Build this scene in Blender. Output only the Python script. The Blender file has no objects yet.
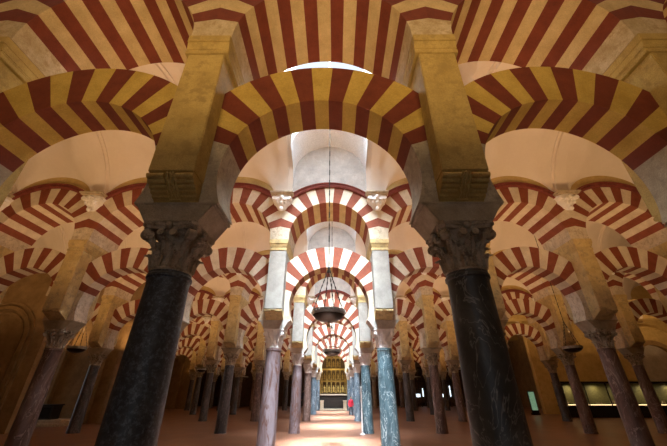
import bpy, math, random
from math import sin, cos, pi, sqrt, acos, radians
from mathutils import Vector
random.seed(7)
scn = bpy.context.scene
col = scn.collection

# ------------------------------------------------------------------ dimensions (metres)
S = 3.0            # column spacing along an arcade
Y0 = 3.05          # nearest arcade
N = 6.087          # distance between arcades
NK = 7             # arcades
ZS, ZC, ZB, ZI = 2.39, 2.87, 3.10, 3.33      # shaft top, capital top, impost top, corbel roll top
ZM0, ZM1 = 5.03, 5.37                        # cornice
PW, MW, PT = 0.475, 0.56, 1.257              # pier width, cornice width, pier depth
LR, LC, LE, LT = 1.13, 3.515, 1.785, 0.50    # lower arch
UR, UC, UE, UT = 1.22, 5.46, 1.79, 1.25      # upper arch
VZ = 6.85                                    # vault springing
FL = .11                                     # floor level below the height datum
PT0 = 1.0; DY0, DZ0 = .12, .20               # the nearest arcade stands a little higher and shallower
def AY(k): return Y0 + N*k

# ------------------------------------------------------------------ materials
def new_mat(name):
    m = bpy.data.materials.new(name); m.use_nodes = True
    nt = m.node_tree; nt.nodes.clear()
    out = nt.nodes.new('ShaderNodeOutputMaterial'); b = nt.nodes.new('ShaderNodeBsdfPrincipled')
    nt.links.new(b.outputs[0], out.inputs[0])
    return m, nt, b
def nd(nt, t, **kw):
    n = nt.nodes.new(t)
    for k, v in kw.items():
        if hasattr(n, k): setattr(n, k, v)
        else: n.inputs[k].default_value = v
    return n
def ramp(nt, stops, src):
    r = nt.nodes.new('ShaderNodeValToRGB')
    el = r.color_ramp.elements
    while len(el) < len(stops): el.new(0.5)
    for e, (p, c) in zip(el, stops): e.position = p; e.color = (*c, 1)
    nt.links.new(src, r.inputs[0]); return r
def stone(name, c1, c2, scale=4, rough=.85, bump=.25, fine=60, spots=None, c3=None, bdist=.02, randomize=True, fmix=.6):
    m, nt, b = new_mat(name)
    tc = nd(nt, 'ShaderNodeTexCoord')
    vec = tc.outputs['Object']
    if randomize:
        oi = nd(nt, 'ShaderNodeObjectInfo')
        ad = nd(nt, 'ShaderNodeVectorMath', operation='ADD')
        mu = nd(nt, 'ShaderNodeVectorMath', operation='SCALE'); mu.inputs['Scale'].default_value = 37.0
        cmb = nd(nt, 'ShaderNodeCombineXYZ')
        for i in range(3): nt.links.new(oi.outputs['Random'], cmb.inputs[i])
        nt.links.new(cmb.outputs[0], mu.inputs[0]); nt.links.new(vec, ad.inputs[0]); nt.links.new(mu.outputs[0], ad.inputs[1])
        vec = ad.outputs[0]
    n1 = nd(nt, 'ShaderNodeTexNoise', Scale=scale, Detail=6.0, Roughness=.65)
    n2 = nd(nt, 'ShaderNodeTexNoise', Scale=fine, Detail=3.0, Roughness=.6)
    nt.links.new(vec, n1.inputs['Vector']); nt.links.new(vec, n2.inputs['Vector'])
    stops = [(.32, c1), (.68, c2)] if c3 is None else [(.3, c1), (.5, c2), (.68, c3)]
    r = ramp(nt, stops, n1.outputs[0])
    last = r.outputs[0]
    r2 = ramp(nt, [(.3, (.72, .72, .72)), (.7, (1.12, 1.12, 1.12))], n2.outputs[0])
    mx = nd(nt, 'ShaderNodeMixRGB', blend_type='MULTIPLY'); mx.inputs[0].default_value = fmix
    nt.links.new(last, mx.inputs[1]); nt.links.new(r2.outputs[0], mx.inputs[2]); last = mx.outputs[0]
    if spots:
        v = nd(nt, 'ShaderNodeTexNoise', Scale=spots[1], Detail=5.0, Roughness=.8)
        nt.links.new(vec, v.inputs['Vector'])
        r3 = ramp(nt, [(.5, (0, 0, 0)), (.62, (1, 1, 1))], v.outputs[0])
        m2 = nd(nt, 'ShaderNodeMixRGB', blend_type='MIX'); m2.inputs[2].default_value = (*spots[0], 1)
        nt.links.new(r3.outputs[0], m2.inputs[0]); nt.links.new(last, m2.inputs[1]); last = m2.outputs[0]
    nt.links.new(last, b.inputs['Base Color'])
    b.inputs['Roughness'].default_value = rough
    bp = nd(nt, 'ShaderNodeBump', Strength=bump, Distance=bdist)
    ma = nd(nt, 'ShaderNodeMath', operation='ADD')
    nt.links.new(n1.outputs[0], ma.inputs[0]); nt.links.new(n2.outputs[0], ma.inputs[1])
    nt.links.new(ma.outputs[0], bp.inputs['Height']); nt.links.new(bp.outputs[0], b.inputs['Normal'])
    return m
def marble(name, dark, mid, light, vein, scale=3, rough=.28, stretch=.35, veinw=.035, distort=1.6):
    m, nt, b = new_mat(name)
    tc = nd(nt, 'ShaderNodeTexCoord'); mp = nd(nt, 'ShaderNodeMapping')
    mp.inputs['Scale'].default_value = (1, 1, stretch); mp.inputs['Rotation'].default_value = (.5, .35, .2)
    oi = nd(nt, 'ShaderNodeObjectInfo'); cmb = nd(nt, 'ShaderNodeCombineXYZ')
    mt = nd(nt, 'ShaderNodeMath', operation='MULTIPLY'); mt.inputs[1].default_value = 31
    nt.links.new(oi.outputs['Random'], mt.inputs[0])
    for i in range(3): nt.links.new(mt.outputs[0], cmb.inputs[i])
    nt.links.new(cmb.outputs[0], mp.inputs['Location'])
    nt.links.new(tc.outputs['Object'], mp.inputs['Vector'])
    n1 = nd(nt, 'ShaderNodeTexNoise', Scale=scale, Detail=8.0, Roughness=.7, Distortion=.8)
    n2 = nd(nt, 'ShaderNodeTexNoise', Scale=scale*.9, Detail=4.0, Roughness=.6, Distortion=distort)
    for n in (n1, n2): nt.links.new(mp.outputs[0], n.inputs['Vector'])
    r = ramp(nt, [(.3, dark), (.5, mid), (.7, light)], n1.outputs[0])
    rv = ramp(nt, [(.5-veinw, (0, 0, 0)), (.5, (1, 1, 1)), (.5+veinw, (0, 0, 0))], n2.outputs[0])
    mx = nd(nt, 'ShaderNodeMixRGB'); mx.inputs[2].default_value = (*vein, 1)
    nt.links.new(rv.outputs[0], mx.inputs[0]); nt.links.new(r.outputs[0], mx.inputs[1])
    nt.links.new(mx.outputs[0], b.inputs['Base Color'])
    b.inputs['Roughness'].default_value = rough
    bp = nd(nt, 'ShaderNodeBump', Strength=.08, Distance=.01)
    nt.links.new(n1.outputs[0], bp.inputs['Height']); nt.links.new(bp.outputs[0], b.inputs['Normal'])
    return m
def plain(name, c, rough=.5, metal=0, emit=None, es=1):
    m, nt, b = new_mat(name)
    tc = nd(nt, 'ShaderNodeTexCoord'); n = nd(nt, 'ShaderNodeTexNoise', Scale=14.0, Detail=4.0)
    nt.links.new(tc.outputs['Object'], n.inputs['Vector'])
    r = ramp(nt, [(.3, tuple(x*.75 for x in c)), (.7, tuple(min(1, x*1.2) for x in c))], n.outputs[0])
    nt.links.new(r.outputs[0], b.inputs['Base Color'])
    b.inputs['Roughness'].default_value = rough; b.inputs['Metallic'].default_value = metal
    if emit:
        b.inputs['Emission Color'].default_value = (*emit, 1); b.inputs['Emission Strength'].default_value = es
    return m

M = {}
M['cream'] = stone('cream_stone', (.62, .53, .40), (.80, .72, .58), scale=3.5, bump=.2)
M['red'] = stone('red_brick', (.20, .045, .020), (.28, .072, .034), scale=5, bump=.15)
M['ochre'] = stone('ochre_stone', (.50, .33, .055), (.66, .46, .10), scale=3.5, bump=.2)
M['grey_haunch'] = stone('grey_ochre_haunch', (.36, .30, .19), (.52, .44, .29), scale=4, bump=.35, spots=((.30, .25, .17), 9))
M['ochre_soft'] = stone('pale_ochre_stone', (.50, .36, .15), (.68, .52, .25), scale=3.5, bump=.2)  # also puts warm lamplight into the colour of the central soffits
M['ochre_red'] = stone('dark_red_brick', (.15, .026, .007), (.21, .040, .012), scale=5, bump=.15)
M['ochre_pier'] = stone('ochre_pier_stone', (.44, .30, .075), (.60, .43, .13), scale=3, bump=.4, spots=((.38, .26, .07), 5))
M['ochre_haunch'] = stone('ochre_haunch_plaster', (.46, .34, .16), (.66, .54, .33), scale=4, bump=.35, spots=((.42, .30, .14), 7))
M['haunch'] = stone('haunch_plaster', (.50, .42, .30), (.72, .63, .48), scale=4, bump=.35, spots=((.40, .33, .24), 9))
M['pier'] = stone('pier_stone', (.48, .35, .14), (.68, .53, .26), scale=3, bump=.35, spots=((.36, .28, .14), 5))  # yellow of the warm lamplight is put into this stone colour
M['pier_pale'] = stone('pale_pier_stone', (.27, .25, .22), (.40, .38, .335), scale=3, bump=.3)  # same pier stone along the aisle, with cool daylight put into its colour
M['impost'] = stone('impost_stone', (.26, .21, .13), (.42, .35, .24), scale=5, bump=.4)
M['impost_pale'] = stone('pale_impost_stone', (.40, .38, .34), (.56, .53, .48), scale=5, bump=.4)
M['capital'] = stone('aged_capital_stone', (.26, .21, .14), (.46, .38, .27), scale=7, bump=.6, spots=((.16, .12, .08), 8))
M['capital_white'] = stone('white_capital_stone', (.88, .87, .86), (.96, .96, .96), scale=7, bump=.15, fmix=.2)
M['moulding'] = stone('red_moulding', (.16, .032, .024), (.26, .058, .042), scale=9, bump=.3)
M['vault'] = stone('vault_plaster', (.80, .725, .645), (.86, .79, .71), scale=.9, bump=0, fine=12, fmix=.08)
M['well'] = stone('well_plaster', (.80, .81, .82), (.90, .91, .92), scale=2, bump=.06, fine=25)
M['gray'] = stone('grey_tympanum_plaster', (.44, .41, .38), (.66, .62, .57), scale=2.6, bump=.25, spots=((.52, .47, .42), 5))
M['mustard'] = stone('mustard_plaster', (.50, .36, .13), (.66, .50, .22), scale=3, bump=.15)
M['brown_wall'] = stone('brown_wall_stone', (.22, .14, .06), (.36, .24, .11), scale=2, bump=.3)
M['dark_wood'] = stone('dark_wood', (.055, .03, .018), (.12, .065, .035), scale=3, bump=.2, rough=.5)
M['grimy'] = stone('grimy_stone', (.18, .12, .07), (.30, .21, .13), scale=4, bump=.3)
M['dark_granite'] = stone('dark_speckled_granite', (.010, .014, .018), (.035, .045, .055), scale=14, rough=.5, bump=.1, fine=120, spots=((.08, .10, .12), 26))
M['dark_veined'] = marble('dark_veined_marble', (.012, .014, .014), (.030, .033, .031), (.07, .072, .066), (.15, .15, .135), scale=3.2, stretch=.5, veinw=.012, rough=.48)
M['mauve'] = marble('mauve_marble', (.07, .035, .028), (.19, .145, .15), (.33, .30, .335), (.13, .06, .04), scale=3.5, stretch=.22, veinw=.04)
M['blue_green'] = marble('blue_green_marble', (.02, .04, .05), (.075, .13, .155), (.20, .30, .335), (.62, .70, .70), scale=3.4, stretch=.4, veinw=.012)
M['blue_grey'] = marble('blue_grey_marble', (.05, .07, .09), (.13, .18, .22), (.26, .33, .38), (.5, .55, .58), scale=3.2, stretch=.3, veinw=.015)
M['brown_marble'] = marble('brown_marble', (.05, .028, .02), (.12, .075, .062), (.22, .155, .135), (.33, .25, .22), scale=4, stretch=.3, veinw=.02)
M['charcoal'] = marble('charcoal_marble', (.02, .02, .022), (.06, .055, .055), (.14, .12, .12), (.2, .18, .17), scale=4, stretch=.35, veinw=.015)
M['iron'] = plain('blackened_iron', (.03, .025, .02), .4, .8)
M['steel'] = plain('worn_steel', (.5, .48, .45), .3, 1)
M['brass'] = plain('dull_brass', (.5, .36, .16), .35, 1)
M['gold'] = plain('gilded_wood', (.42, .30, .09), .42, .6)
M['gold_dark'] = plain('dark_gilding', (.10, .06, .02), .5, .4)
M['glass_glow'] = plain('lamp_glass', (.8, .7, .5), .3, 0, (1, .75, .4), 2.5)
M['shop_glow'] = plain('daylit_pane', (.8, .85, .9), .4, 0, (.75, .9, 1), 1.8)
M['case_glow'] = plain('display_lights', (.9, .8, .6), .4, 0, (1, .72, .35), 3.0)
M['panel_green'] = plain('green_lit_panel', (.3, .5, .38), .4, 0, (.35, .7, .45), .28)
M['black'] = plain('black_lacquer', (.02, .018, .016), .35)
M['white_paint'] = plain('white_paint', (.8, .8, .8), .5)
M['beige'] = plain('beige_stone', (.5, .42, .3), .7)
M['olive'] = plain('olive_backing', (.16, .14, .05), .7)
M['cloth_red'] = plain('red_cloth', (.65, .02, .05), .8)
M['cloth_dark'] = plain('dark_cloth', (.03, .03, .045), .85)
M['cloth_blue'] = plain('pale_blue_cloth', (.3, .36, .5), .85)
M['skin'] = plain('skin', (.5, .3, .2), .6)
M['hair'] = plain('dark_hair', (.03, .02, .015), .6)

def glass_mat():
    m, nt, b = new_mat('clear_glass')
    b.inputs['Base Color'].default_value = (1, 1, 1, 1); b.inputs['Roughness'].default_value = .03
    b.inputs['Transmission Weight'].default_value = 1; b.inputs['IOR'].default_value = 1.01
    return m
M['glass'] = glass_mat()

def floor_mat():
    m, nt, b = new_mat('worn_red_floor_tiles')
    tc = nd(nt, 'ShaderNodeTexCoord')
    br = nd(nt, 'ShaderNodeTexBrick', Scale=1.0)
    br.inputs['Color1'].default_value = (.14, .06, .036, 1); br.inputs['Color2'].default_value = (.20, .095, .058, 1)
    br.inputs['Mortar'].default_value = (.13, .055, .03, 1)
    br.inputs['Mortar Size'].default_value = .0; br.inputs['Brick Width'].default_value = .62; br.inputs['Row Height'].default_value = .62
    n = nd(nt, 'ShaderNodeTexNoise', Scale=1.2, Detail=3.0, Roughness=.55)
    nt.links.new(tc.outputs['Object'], br.inputs['Vector']); nt.links.new(tc.outputs['Object'], n.inputs['Vector'])
    r = ramp(nt, [(.3, (.6, .55, .5)), (.7, (1.2, 1.2, 1.15))], n.outputs[0])
    mx = nd(nt, 'ShaderNodeMixRGB', blend_type='MULTIPLY'); mx.inputs[0].default_value = .8
    nt.links.new(br.outputs[0], mx.inputs[1]); nt.links.new(r.outputs[0], mx.inputs[2])
    nt.links.new(mx.outputs[0], b.inputs['Base Color'])
    rr = ramp(nt, [(.3, (.33, .33, .33)), (.7, (.38, .38, .38))], n.outputs[0])
    nt.links.new(rr.outputs[0], b.inputs['Roughness'])
    bp = nd(nt, 'ShaderNodeBump', Strength=.05, Distance=.004)
    nt.links.new(br.outputs['Fac'], bp.inputs['Height']); bp.invert = True
    return m
M['floor'] = floor_mat()

# ------------------------------------------------------------------ mesh helper
class MB:
    def __init__(s): s.v = []; s.f = []; s.m = []
    def vert(s, p): s.v.append(tuple(p)); return len(s.v)-1
    def face(s, idx, mi=0): s.f.append(tuple(idx)); s.m.append(mi)
    def quadp(s, a, b, c, d, mi=0): s.face([s.vert(a), s.vert(b), s.vert(c), s.vert(d)], mi)
    def box(s, x0, x1, y0, y1, z0, z1, mi=0):
        s.hexa([(x0,y0,z0),(x1,y0,z0),(x1,y1,z0),(x0,y1,z0),(x0,y0,z1),(x1,y0,z1),(x1,y1,z1),(x0,y1,z1)], mi)
    def hexa(s, p, mi=0):
        i = [s.vert(q) for q in p]
        for f in ((0,3,2,1),(4,5,6,7),(0,1,5,4),(1,2,6,5),(2,3,7,6),(3,0,4,7)): s.face([i[j] for j in f], mi)
    def frustum(s, hx0, hy0, z0, hx1, hy1, z1, mi=0, cx=0, cy=0):
        s.hexa([(cx-hx0,cy-hy0,z0),(cx+hx0,cy-hy0,z0),(cx+hx0,cy+hy0,z0),(cx-hx0,cy+hy0,z0),
                (cx-hx1,cy-hy1,z1),(cx+hx1,cy-hy1,z1),(cx+hx1,cy+hy1,z1),(cx-hx1,cy+hy1,z1)], mi)
    def lathe(s, prof, seg=32, cx=0, cy=0, mi=0, caps=True, a0=0):
        rings = []
        for r, z in prof:
            rings.append([s.vert((cx+r*cos(2*pi*i/seg+a0), cy+r*sin(2*pi*i/seg+a0), z)) for i in range(seg)])
        for a, b in zip(rings, rings[1:]):
            for i in range(seg):
                j = (i+1) % seg; s.face([a[i], a[j], b[j], b[i]], mi)
        if caps:
            s.face(list(reversed(rings[0])), mi); s.face(rings[-1], mi)
    def tube(s, p0, p1, r, seg=8, mi=0, r1=None):
        p0, p1 = Vector(p0), Vector(p1); d = (p1-p0).normalized()
        a = d.orthogonal().normalized(); b = d.cross(a); r1 = r if r1 is None else r1
        A = [s.vert(p0+(a*cos(2*pi*i/seg)+b*sin(2*pi*i/seg))*r) for i in range(seg)]
        B = [s.vert(p1+(a*cos(2*pi*i/seg)+b*sin(2*pi*i/seg))*r1) for i in range(seg)]
        for i in range(seg):
            j = (i+1) % seg; s.face([A[i], A[j], B[j], B[i]], mi)
        s.face(list(reversed(A)), mi); s.face(B, mi)
    def torus(s, c, R, r, seg=32, sub=8, mi=0, axis='z'):
        g = []
        for i in range(seg):
            t = 2*pi*i/seg; ring = []
            for j in range(sub):
                u = 2*pi*j/sub
                x, y, z = (R+r*cos(u))*cos(t), (R+r*cos(u))*sin(t), r*sin(u)
                if axis == 'y': y, z = z, y
                ring.append(s.vert((c[0]+x, c[1]+y, c[2]+z)))
            g.append(ring)
        for i in range(seg):
            for j in range(sub):
                s.face([g[i][j], g[(i+1)%seg][j], g[(i+1)%seg][(j+1)%sub], g[i][(j+1)%sub]], mi)
    def sphere(s, c, rx, ry, rz, seg=10, rows=6, mi=0):
        top = s.vert((c[0], c[1], c[2]+rz)); bot = s.vert((c[0], c[1], c[2]-rz)); R = []
        for i in range(1, rows):
            t = pi*i/rows
            R.append([s.vert((c[0]+rx*sin(t)*cos(2*pi*j/seg), c[1]+ry*sin(t)*sin(2*pi*j/seg), c[2]+rz*cos(t))) for j in range(seg)])
        for j in range(seg): s.face([top, R[0][j], R[0][(j+1)%seg]], mi); s.face([bot, R[-1][(j+1)%seg], R[-1][j]], mi)
        for a, b in zip(R, R[1:]):
            for j in range(seg): s.face([a[j], b[j], b[(j+1)%seg], a[(j+1)%seg]], mi)
    def mesh(s, name, mats, smooth=None, bevel=0):
        me = bpy.data.meshes.new(name); me.from_pydata(s.v, [], s.f)
        for m in mats: me.materials.append(M[m] if isinstance(m, str) else m)
        me.polygons.foreach_set('material_index', s.m)
        import bmesh
        bm = bmesh.new(); bm.from_mesh(me); bmesh.ops.remove_doubles(bm, verts=bm.verts, dist=1e-5)
        bmesh.ops.recalc_face_normals(bm, faces=bm.faces)
        if bevel:
            es = [e for e in bm.edges if len(e.link_faces) == 2 and e.calc_face_angle(0) > .6]
            bmesh.ops.bevel(bm, geom=es, offset=bevel, segments=2, affect='EDGES', clamp_overlap=True)
        bm.to_mesh(me); bm.free()
        if smooth:
            me.polygons.foreach_set('use_smooth', [True]*len(me.polygons))
            me.set_sharp_from_angle(angle=radians(smooth))
        me.update(); return me
def link(name, me, parent=None, loc=(0,0,0)):
    o = bpy.data.objects.new(name, me); o.location = loc; col.objects.link(o)
    if parent: o.parent = parent
    return o
def thing(name, loc, label, cat, group=None):
    o = bpy.data.objects.new(name, None); o.empty_display_size = .2; o.location = loc; col.objects.link(o)
    return tag(o, label, cat, group)
def tag(o, label, cat, group=None):
    o['label'] = label; o['category'] = cat
    if group: o['group'] = group
    return o
def struct(o): o['kind'] = 'structure'; return o

ROW = ['nearest arcade', 'second arcade back', 'third arcade back', 'fourth arcade back', 'fifth arcade back', 'sixth arcade back', 'farthest arcade']
ORD = ['first', 'second', 'third', 'fourth', 'fifth', 'sixth', 'seventh']
def side_pos(i):     # column index: ...-2,-1 | 1,2...
    return f"{ORD[abs(i)-1]} {'left' if i < 0 else 'right'} of the aisle"
def bay_pos(b):
    return 'over the central aisle' if b == 0 else f"{ORD[abs(b)-1]} bay {'left' if b < 0 else 'right'} of the aisle"

# ------------------------------------------------------------------ column meshes
def shaft_mesh(mat):
    m = MB(); pr = []
    for i in range(13):
        t = i/12; z = .05 + (ZS-.12-.05)*t
        pr.append((.232-.036*t**1.3, z))
    pr = [(.245, -FL), (.245, .03-FL)] + pr + [(.20, ZS-.07), (.213, ZS-.06), (.213, ZS-.035), (.20, ZS-.02), (.20, ZS)]
    m.lathe(pr, 40); return m.mesh('shaft', [mat], 35)
def capital_mesh(mat):
    m = MB(); z0, z1 = ZS, ZC-.07; H = z1-z0
    m.lathe([(.196, z0), (.2, z0+.02), (.175, z0+.04), (.165, z0+H*.5), (.18, z0+H*.8), (.25, z1)], 32)
    def leaf(a, r, zb, h, w, curl):
        # acanthus leaf: spine rows with a lip that rolls outward
        rows = [(0, .55, .0), (.3, .9, .018), (.6, 1, .03), (.82, .85, .06), (.95, .62, .095), (.93, .35, .12), (.84, .25, .118)]
        ca, sa = cos(a), sin(a); g = []
        for t, ww, o in rows:
            rr = r + o*curl; row = []
            for j, q in enumerate((-1, -.5, 0, .5, 1)):
                x = q*w*ww; rad = rr - abs(q)*.018 + (.014 if q == 0 else 0) + (-.01 if abs(q) == .5 else 0)
                row.append(m.vert((ca*rad - sa*x, sa*rad + ca*x, zb+h*t)))
            g.append(row)
        for p, q in zip(g, g[1:]):
            for j in range(4): m.face([p[j], p[j+1], q[j+1], q[j]])
        # thickness: back sheet
        gb = []
        for (t, ww, o) in rows:
            gb.append([m.vert((ca*(r-.03) - sa*qq*w*ww*.8, sa*(r-.03)+ca*qq*w*ww*.8, zb+h*t)) for qq in (-1, 1)])
        for k in range(len(rows)-1):
            m.face([g[k][0], g[k+1][0], gb[k+1][0], gb[k][0]]); m.face([g[k][4], gb[k][1], gb[k+1][1], g[k+1][4]])
        m.face([g[-1][0], g[-1][1], g[-1][2], g[-1][3], g[-1][4], gb[-1][1], gb[-1][0]])
    for i in range(8): leaf(2*pi*i/8+pi/8, .198, z0+.02, H*.42, .058, .6)
    for i in range(8): leaf(2*pi*i/8, .20, z0+H*.34, H*.40, .052, .8)
    for i in range(4):                                             # corner volutes
        a = pi/4+i*pi/2; ca, sa = cos(a), sin(a)
        m.tube((ca*.2, sa*.2, z0+H*.55), (ca*.29, sa*.29, z1-.05), .03, 8, r1=.035)
        c = Vector((ca*.31, sa*.31, z1-.055)); n = Vector((-sa, ca, 0))
        m.tube(c-n*.035, c+n*.035, .055, 14); m.tube(c-n*.045, c+n*.045, .025, 10)
    for i in range(4):                                             # central rosette and helices
        a = i*pi/2; ca, sa = cos(a), sin(a)
        m.sphere((ca*.27, sa*.27, ZC-.045), .04 if i % 2 else .035, .04, .04)
        for q in (-1, 1):
            c = Vector((ca*.25-sa*.06*q, sa*.25+ca*.06*q, z1-.05)); n = Vector((ca, sa, 0))
            m.tube(c-n*.02, c+n*.03, .035, 10)
    return m.mesh('capital', [mat], 50)
def abacus_mesh(mat):
    m = MB(); pts = []
    for i in range(4):
        a = pi/4+i*pi/2
        for t in (-.10, .10): pts.append((.37*cos(a+t), .37*sin(a+t)))
        am = a+pi/4
        pts.append((.25*cos(am-.22), .25*sin(am-.22))); pts.append((.245*cos(am), .245*sin(am))); pts.append((.25*cos(am+.22), .25*sin(am+.22)))
    def ring(s, z): return [m.vert((x*s, y*s, z)) for x, y in pts]
    rr = [ring(.93, ZC-.07), ring(.95, ZC-.04), ring(1.0, ZC-.03), ring(1.0, ZC)]
    n = len(pts)
    for a, b in zip(rr, rr[1:]):
        for i in range(n): m.face([a[i], a[(i+1)%n], b[(i+1)%n], b[i]])
    m.face(list(reversed(rr[0]))); m.face(rr[-1])
    return m.mesh('abacus', [mat])
def impost_mesh(mat):
    m = MB()
    m.frustum(.27, .265, ZC, .42, .265, ZB)
    m.box(-.425, .425, -.268, .268, ZB-.035, ZB)
    return m.mesh('impost_block', [mat], None, .008)
# ------------------------------------------------------------------ pier meshes
def modillion_mesh(mat, PT=PT):
    """stepped corbel rolls carrying the deep pier, front (-y) side"""
    m = MB(); hw = PW/2
    m.box(-hw+.004, hw-.004, -.262, 0, ZB, ZI)
    y0, y1 = .27, PT/2
    nroll = 5
    for i in range(nroll):
        t = (i+.5)/nroll
        y = y0+(y1-y0)*t; z = ZB+.045+(ZI-ZB-.07)*(t**1.1)
        for sx in (-1, 1):
            m.tube((sx*.06, -y+.005, z), (sx*hw, -y+.005, z), .031, 12)
    m.box(-.06, .06, -y0-.02, -y0, ZB+.005, ZB+.03)
    # curved body behind the rolls
    n = 8
    for i in range(n):
        t0, t1 = i/n, (i+1)/n
        ya, yb = y0-.03+(y1-y0)*t0, y0-.03+(y1-y0)*t1
        za, zb = ZB+(ZI-ZB-.03)*t0**1.3, ZB+(ZI-ZB-.03)*t1**1.3
        m.hexa([(-hw+.004,-yb,zb),(hw-.004,-yb,zb),(hw-.004,-ya,za),(-hw+.004,-ya,za),(-hw+.004,-yb,ZI),(hw-.004,-yb,ZI),(hw-.004,-ya,ZI),(-hw+.004,-ya,ZI)])
    # carved strip down the middle
    for q in (-.035, 0, .035):
        P = []
        for i in range(12):
            t = i/11; P.append((q+.009*sin(i*1.5+q*60), -(y0+(y1-y0)*t+.004), ZB+.03+(ZI-ZB-.05)*t**1.1))
        for a, b in zip(P, P[1:]): m.tube(a, b, .014, 8)
    return m.mesh('modillion', [mat], 40)
def pillar_mesh(mat, PT=PT, ZM0=ZM0):
    m = MB(); hw, hd = PW/2, PT/2
    m.box(-hw, hw, -hd, hd, ZI, ZM0)
    m.box(-hw, hw, -.26, .26, ZB, ZI)
    return m.mesh('pillar', [mat], None, .01)
def cornice_mesh(mat, PT=PT, ZM0=ZM0, ZM1=ZM1, flush=False):
    m = MB(); hx, hy = MW/2, PT/2
    a, b = PW/2, PT/2
    H = ZM1-ZM0
    if flush: a = hx-.004
    m.frustum(min(hx, a+.012), b+.012, ZM0, min(hx, a+.012), b+.012, ZM0+H*.2)
    m.frustum(a, b, ZM0+H*.2, a, b, ZM0+H*.28)
    m.frustum(a+.004, b+.004, ZM0+H*.28, hx-.004, b+.035, ZM0+H*.62)
    m.frustum(hx, b+.045, ZM0+H*.62, hx, b+.045, ZM1)
    return m.mesh('cornice', [mat], None, .006)
def corbel_mesh(mat):
    """white carved vault corbel on the arch spandrel, front side; origin x=0, y = wall face"""
    m = MB(); z1 = VZ-.06; z0 = z1-.42
    rows = 9; seg = 20; g = []
    for i in range(rows):
        t = i/(rows-1); r = .05+.17*t**.75; z = z0+(z1-z0)*t; ring = []
        for j in range(seg+1):
            a = pi*j/seg; k = 1+.16*abs(cos(4*a))*(1-abs(2*t-1))+(.12 if i % 3 == 1 else 0)
            ring.append(m.vert((r*k*1.15*cos(a), -r*k*sin(a), z)))
        g.append(ring)
    for a, b in zip(g, g[1:]):
        for j in range(seg): m.face([a[j], a[j+1], b[j+1], b[j]])
    m.face(g[0])
    m.face(g[-1])
    for sx in (-1, 1):
        c = (sx*.19, -.10, z1-.10)
        m.tube((c[0], -.02, c[2]), (c[0], -.22, c[2]), .06, 14)
        m.tube((sx*.09, -.1, z1-.16), (sx*.09, -.26, z1-.16), .045, 12)
    m.sphere((0, -.12, z0+.0), .06, .06, .07)
    m.sphere((0, -.22, z1-.09), .06, .06, .07)
    for sx in (-1, 0, 1): m.sphere((sx*.1, -.17, z0+.18), .04, .05, .06)
    return m.mesh('corbel', [mat], 50)
def corbel_cap_mesh(mat):
    m = MB(); z1 = VZ-.06
    m.box(-.27, .27, -.27, .02, z1, z1+.035); m.box(-.30, .30, -.30, .02, z1+.035, z1+.08)
    return m.mesh('corbel_slab', [mat], None, .006)

# ------------------------------------------------------------------ arches
def arch_mesh(name, R, C, RE, T, zmin, xlim, pair, nred, mats, lamplit_soffit=None):
    """mats: face cream, red, haunch. segments symmetric, keystone cream"""
    m = MB(); amax = acos(max(-1, min(1, (zmin-C)/R)))
    bounds = [0, pair*.25]                    # half keystone
    mi = [0]
    k = 0; a = pair*.25
    while k < nred:
        bounds.append(a+pair*.5); mi.append(1); a += pair*.5; k += 1
        if k < nred: bounds.append(a+pair*.5); mi.append(0); a += pair*.5
    bounds.append(amax); mi.append(2)
    segs = []
    for (a0, a1), q in zip(zip(bounds, bounds[1:]), mi):
        n = max(2, int((a1-a0)/.05))
        for i in range(n): segs.append((a0+(a1-a0)*i/n, a0+(a1-a0)*(i+1)/n, q))
    # exact corner where the extrados meets the side limit
    ac = math.asin(min(1, xlim/RE)) if xlim < RE else None
    def sec(a, s):
        sa, ca = sin(a), cos(a)
        ro = RE if abs(sa) < 1e-6 else min(RE, xlim/abs(sa))
        xi, zi = s*R*sa, C+R*ca
        xo, zo = s*ro*sa, max(zmin, C+ro*ca)
        return (xi, zi), (xo, zo)
    h = T/2
    for s in (-1, 1):
        last = None
        for a0, a1, q in segs:
            parts = [(a0, a1)]
            if ac and a0 < ac < a1: parts = [(a0, ac), (ac, a1)]
            for b0, b1 in parts:
                (xi, zi), (xo, zo) = sec(b0, s); (xj, zj), (xp, zp) = sec(b1, s)
                m.quadp((xi,-h,zi),(xo,-h,zo),(xp,-h,zp),(xj,-h,zj), q)
                m.quadp((xi,h,zi),(xo,h,zo),(xp,h,zp),(xj,h,zj), q)
                m.quadp((xi,-h,zi),(xj,-h,zj),(xj,h,zj),(xi,h,zi), 3 if lamplit_soffit and q == 0 else q)
                m.quadp((xo,-h,zo),(xp,-h,zp),(xp,h,zp),(xo,h,zo), q)
                last = (xj, zj, xp, zp)
        xj, zj, xp, zp = last
        m.quadp((xj,-h,zj),(xp,-h,zp),(xp,h,zp),(xj,h,zj), 2)
    return m.mesh(name, mats)
def ring_mesh(mat, face_y):
    """red rope moulding round the upper arch extrados (front at -y)"""
    m = MB(); amax = 0.80
    n = 44; prof = [(UE, 0), (UE+.005, -.05), (UE+.05, -.075), (UE+.10, -.06), (UE+.13, -.10), (UE+.16, -.09), (UE+.17, 0)]
    g = []
    for i in range(n+1):
        a = -amax+2*amax*i/n
        g.append([m.vert((r*sin(a), face_y+y, UC+r*cos(a))) for r, y in prof])
    for p, q in zip(g, g[1:]):
        for j in range(len(prof)-1): m.face([p[j], p[j+1], q[j+1], q[j]])
        m.face([p[-1], p[0], q[0], q[-1]])
    m.face(g[0]); m.face(g[-1])
    nb = 58
    for i in range(nb):
        a = -amax+2*amax*(i+.5)/nb; r = UE+.085
        m.sphere((r*sin(a), face_y-.075, UC+r*cos(a)), .016, .02, .016, 6, 4)
    return m.mesh('arch_moulding', [mat], 40)

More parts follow.
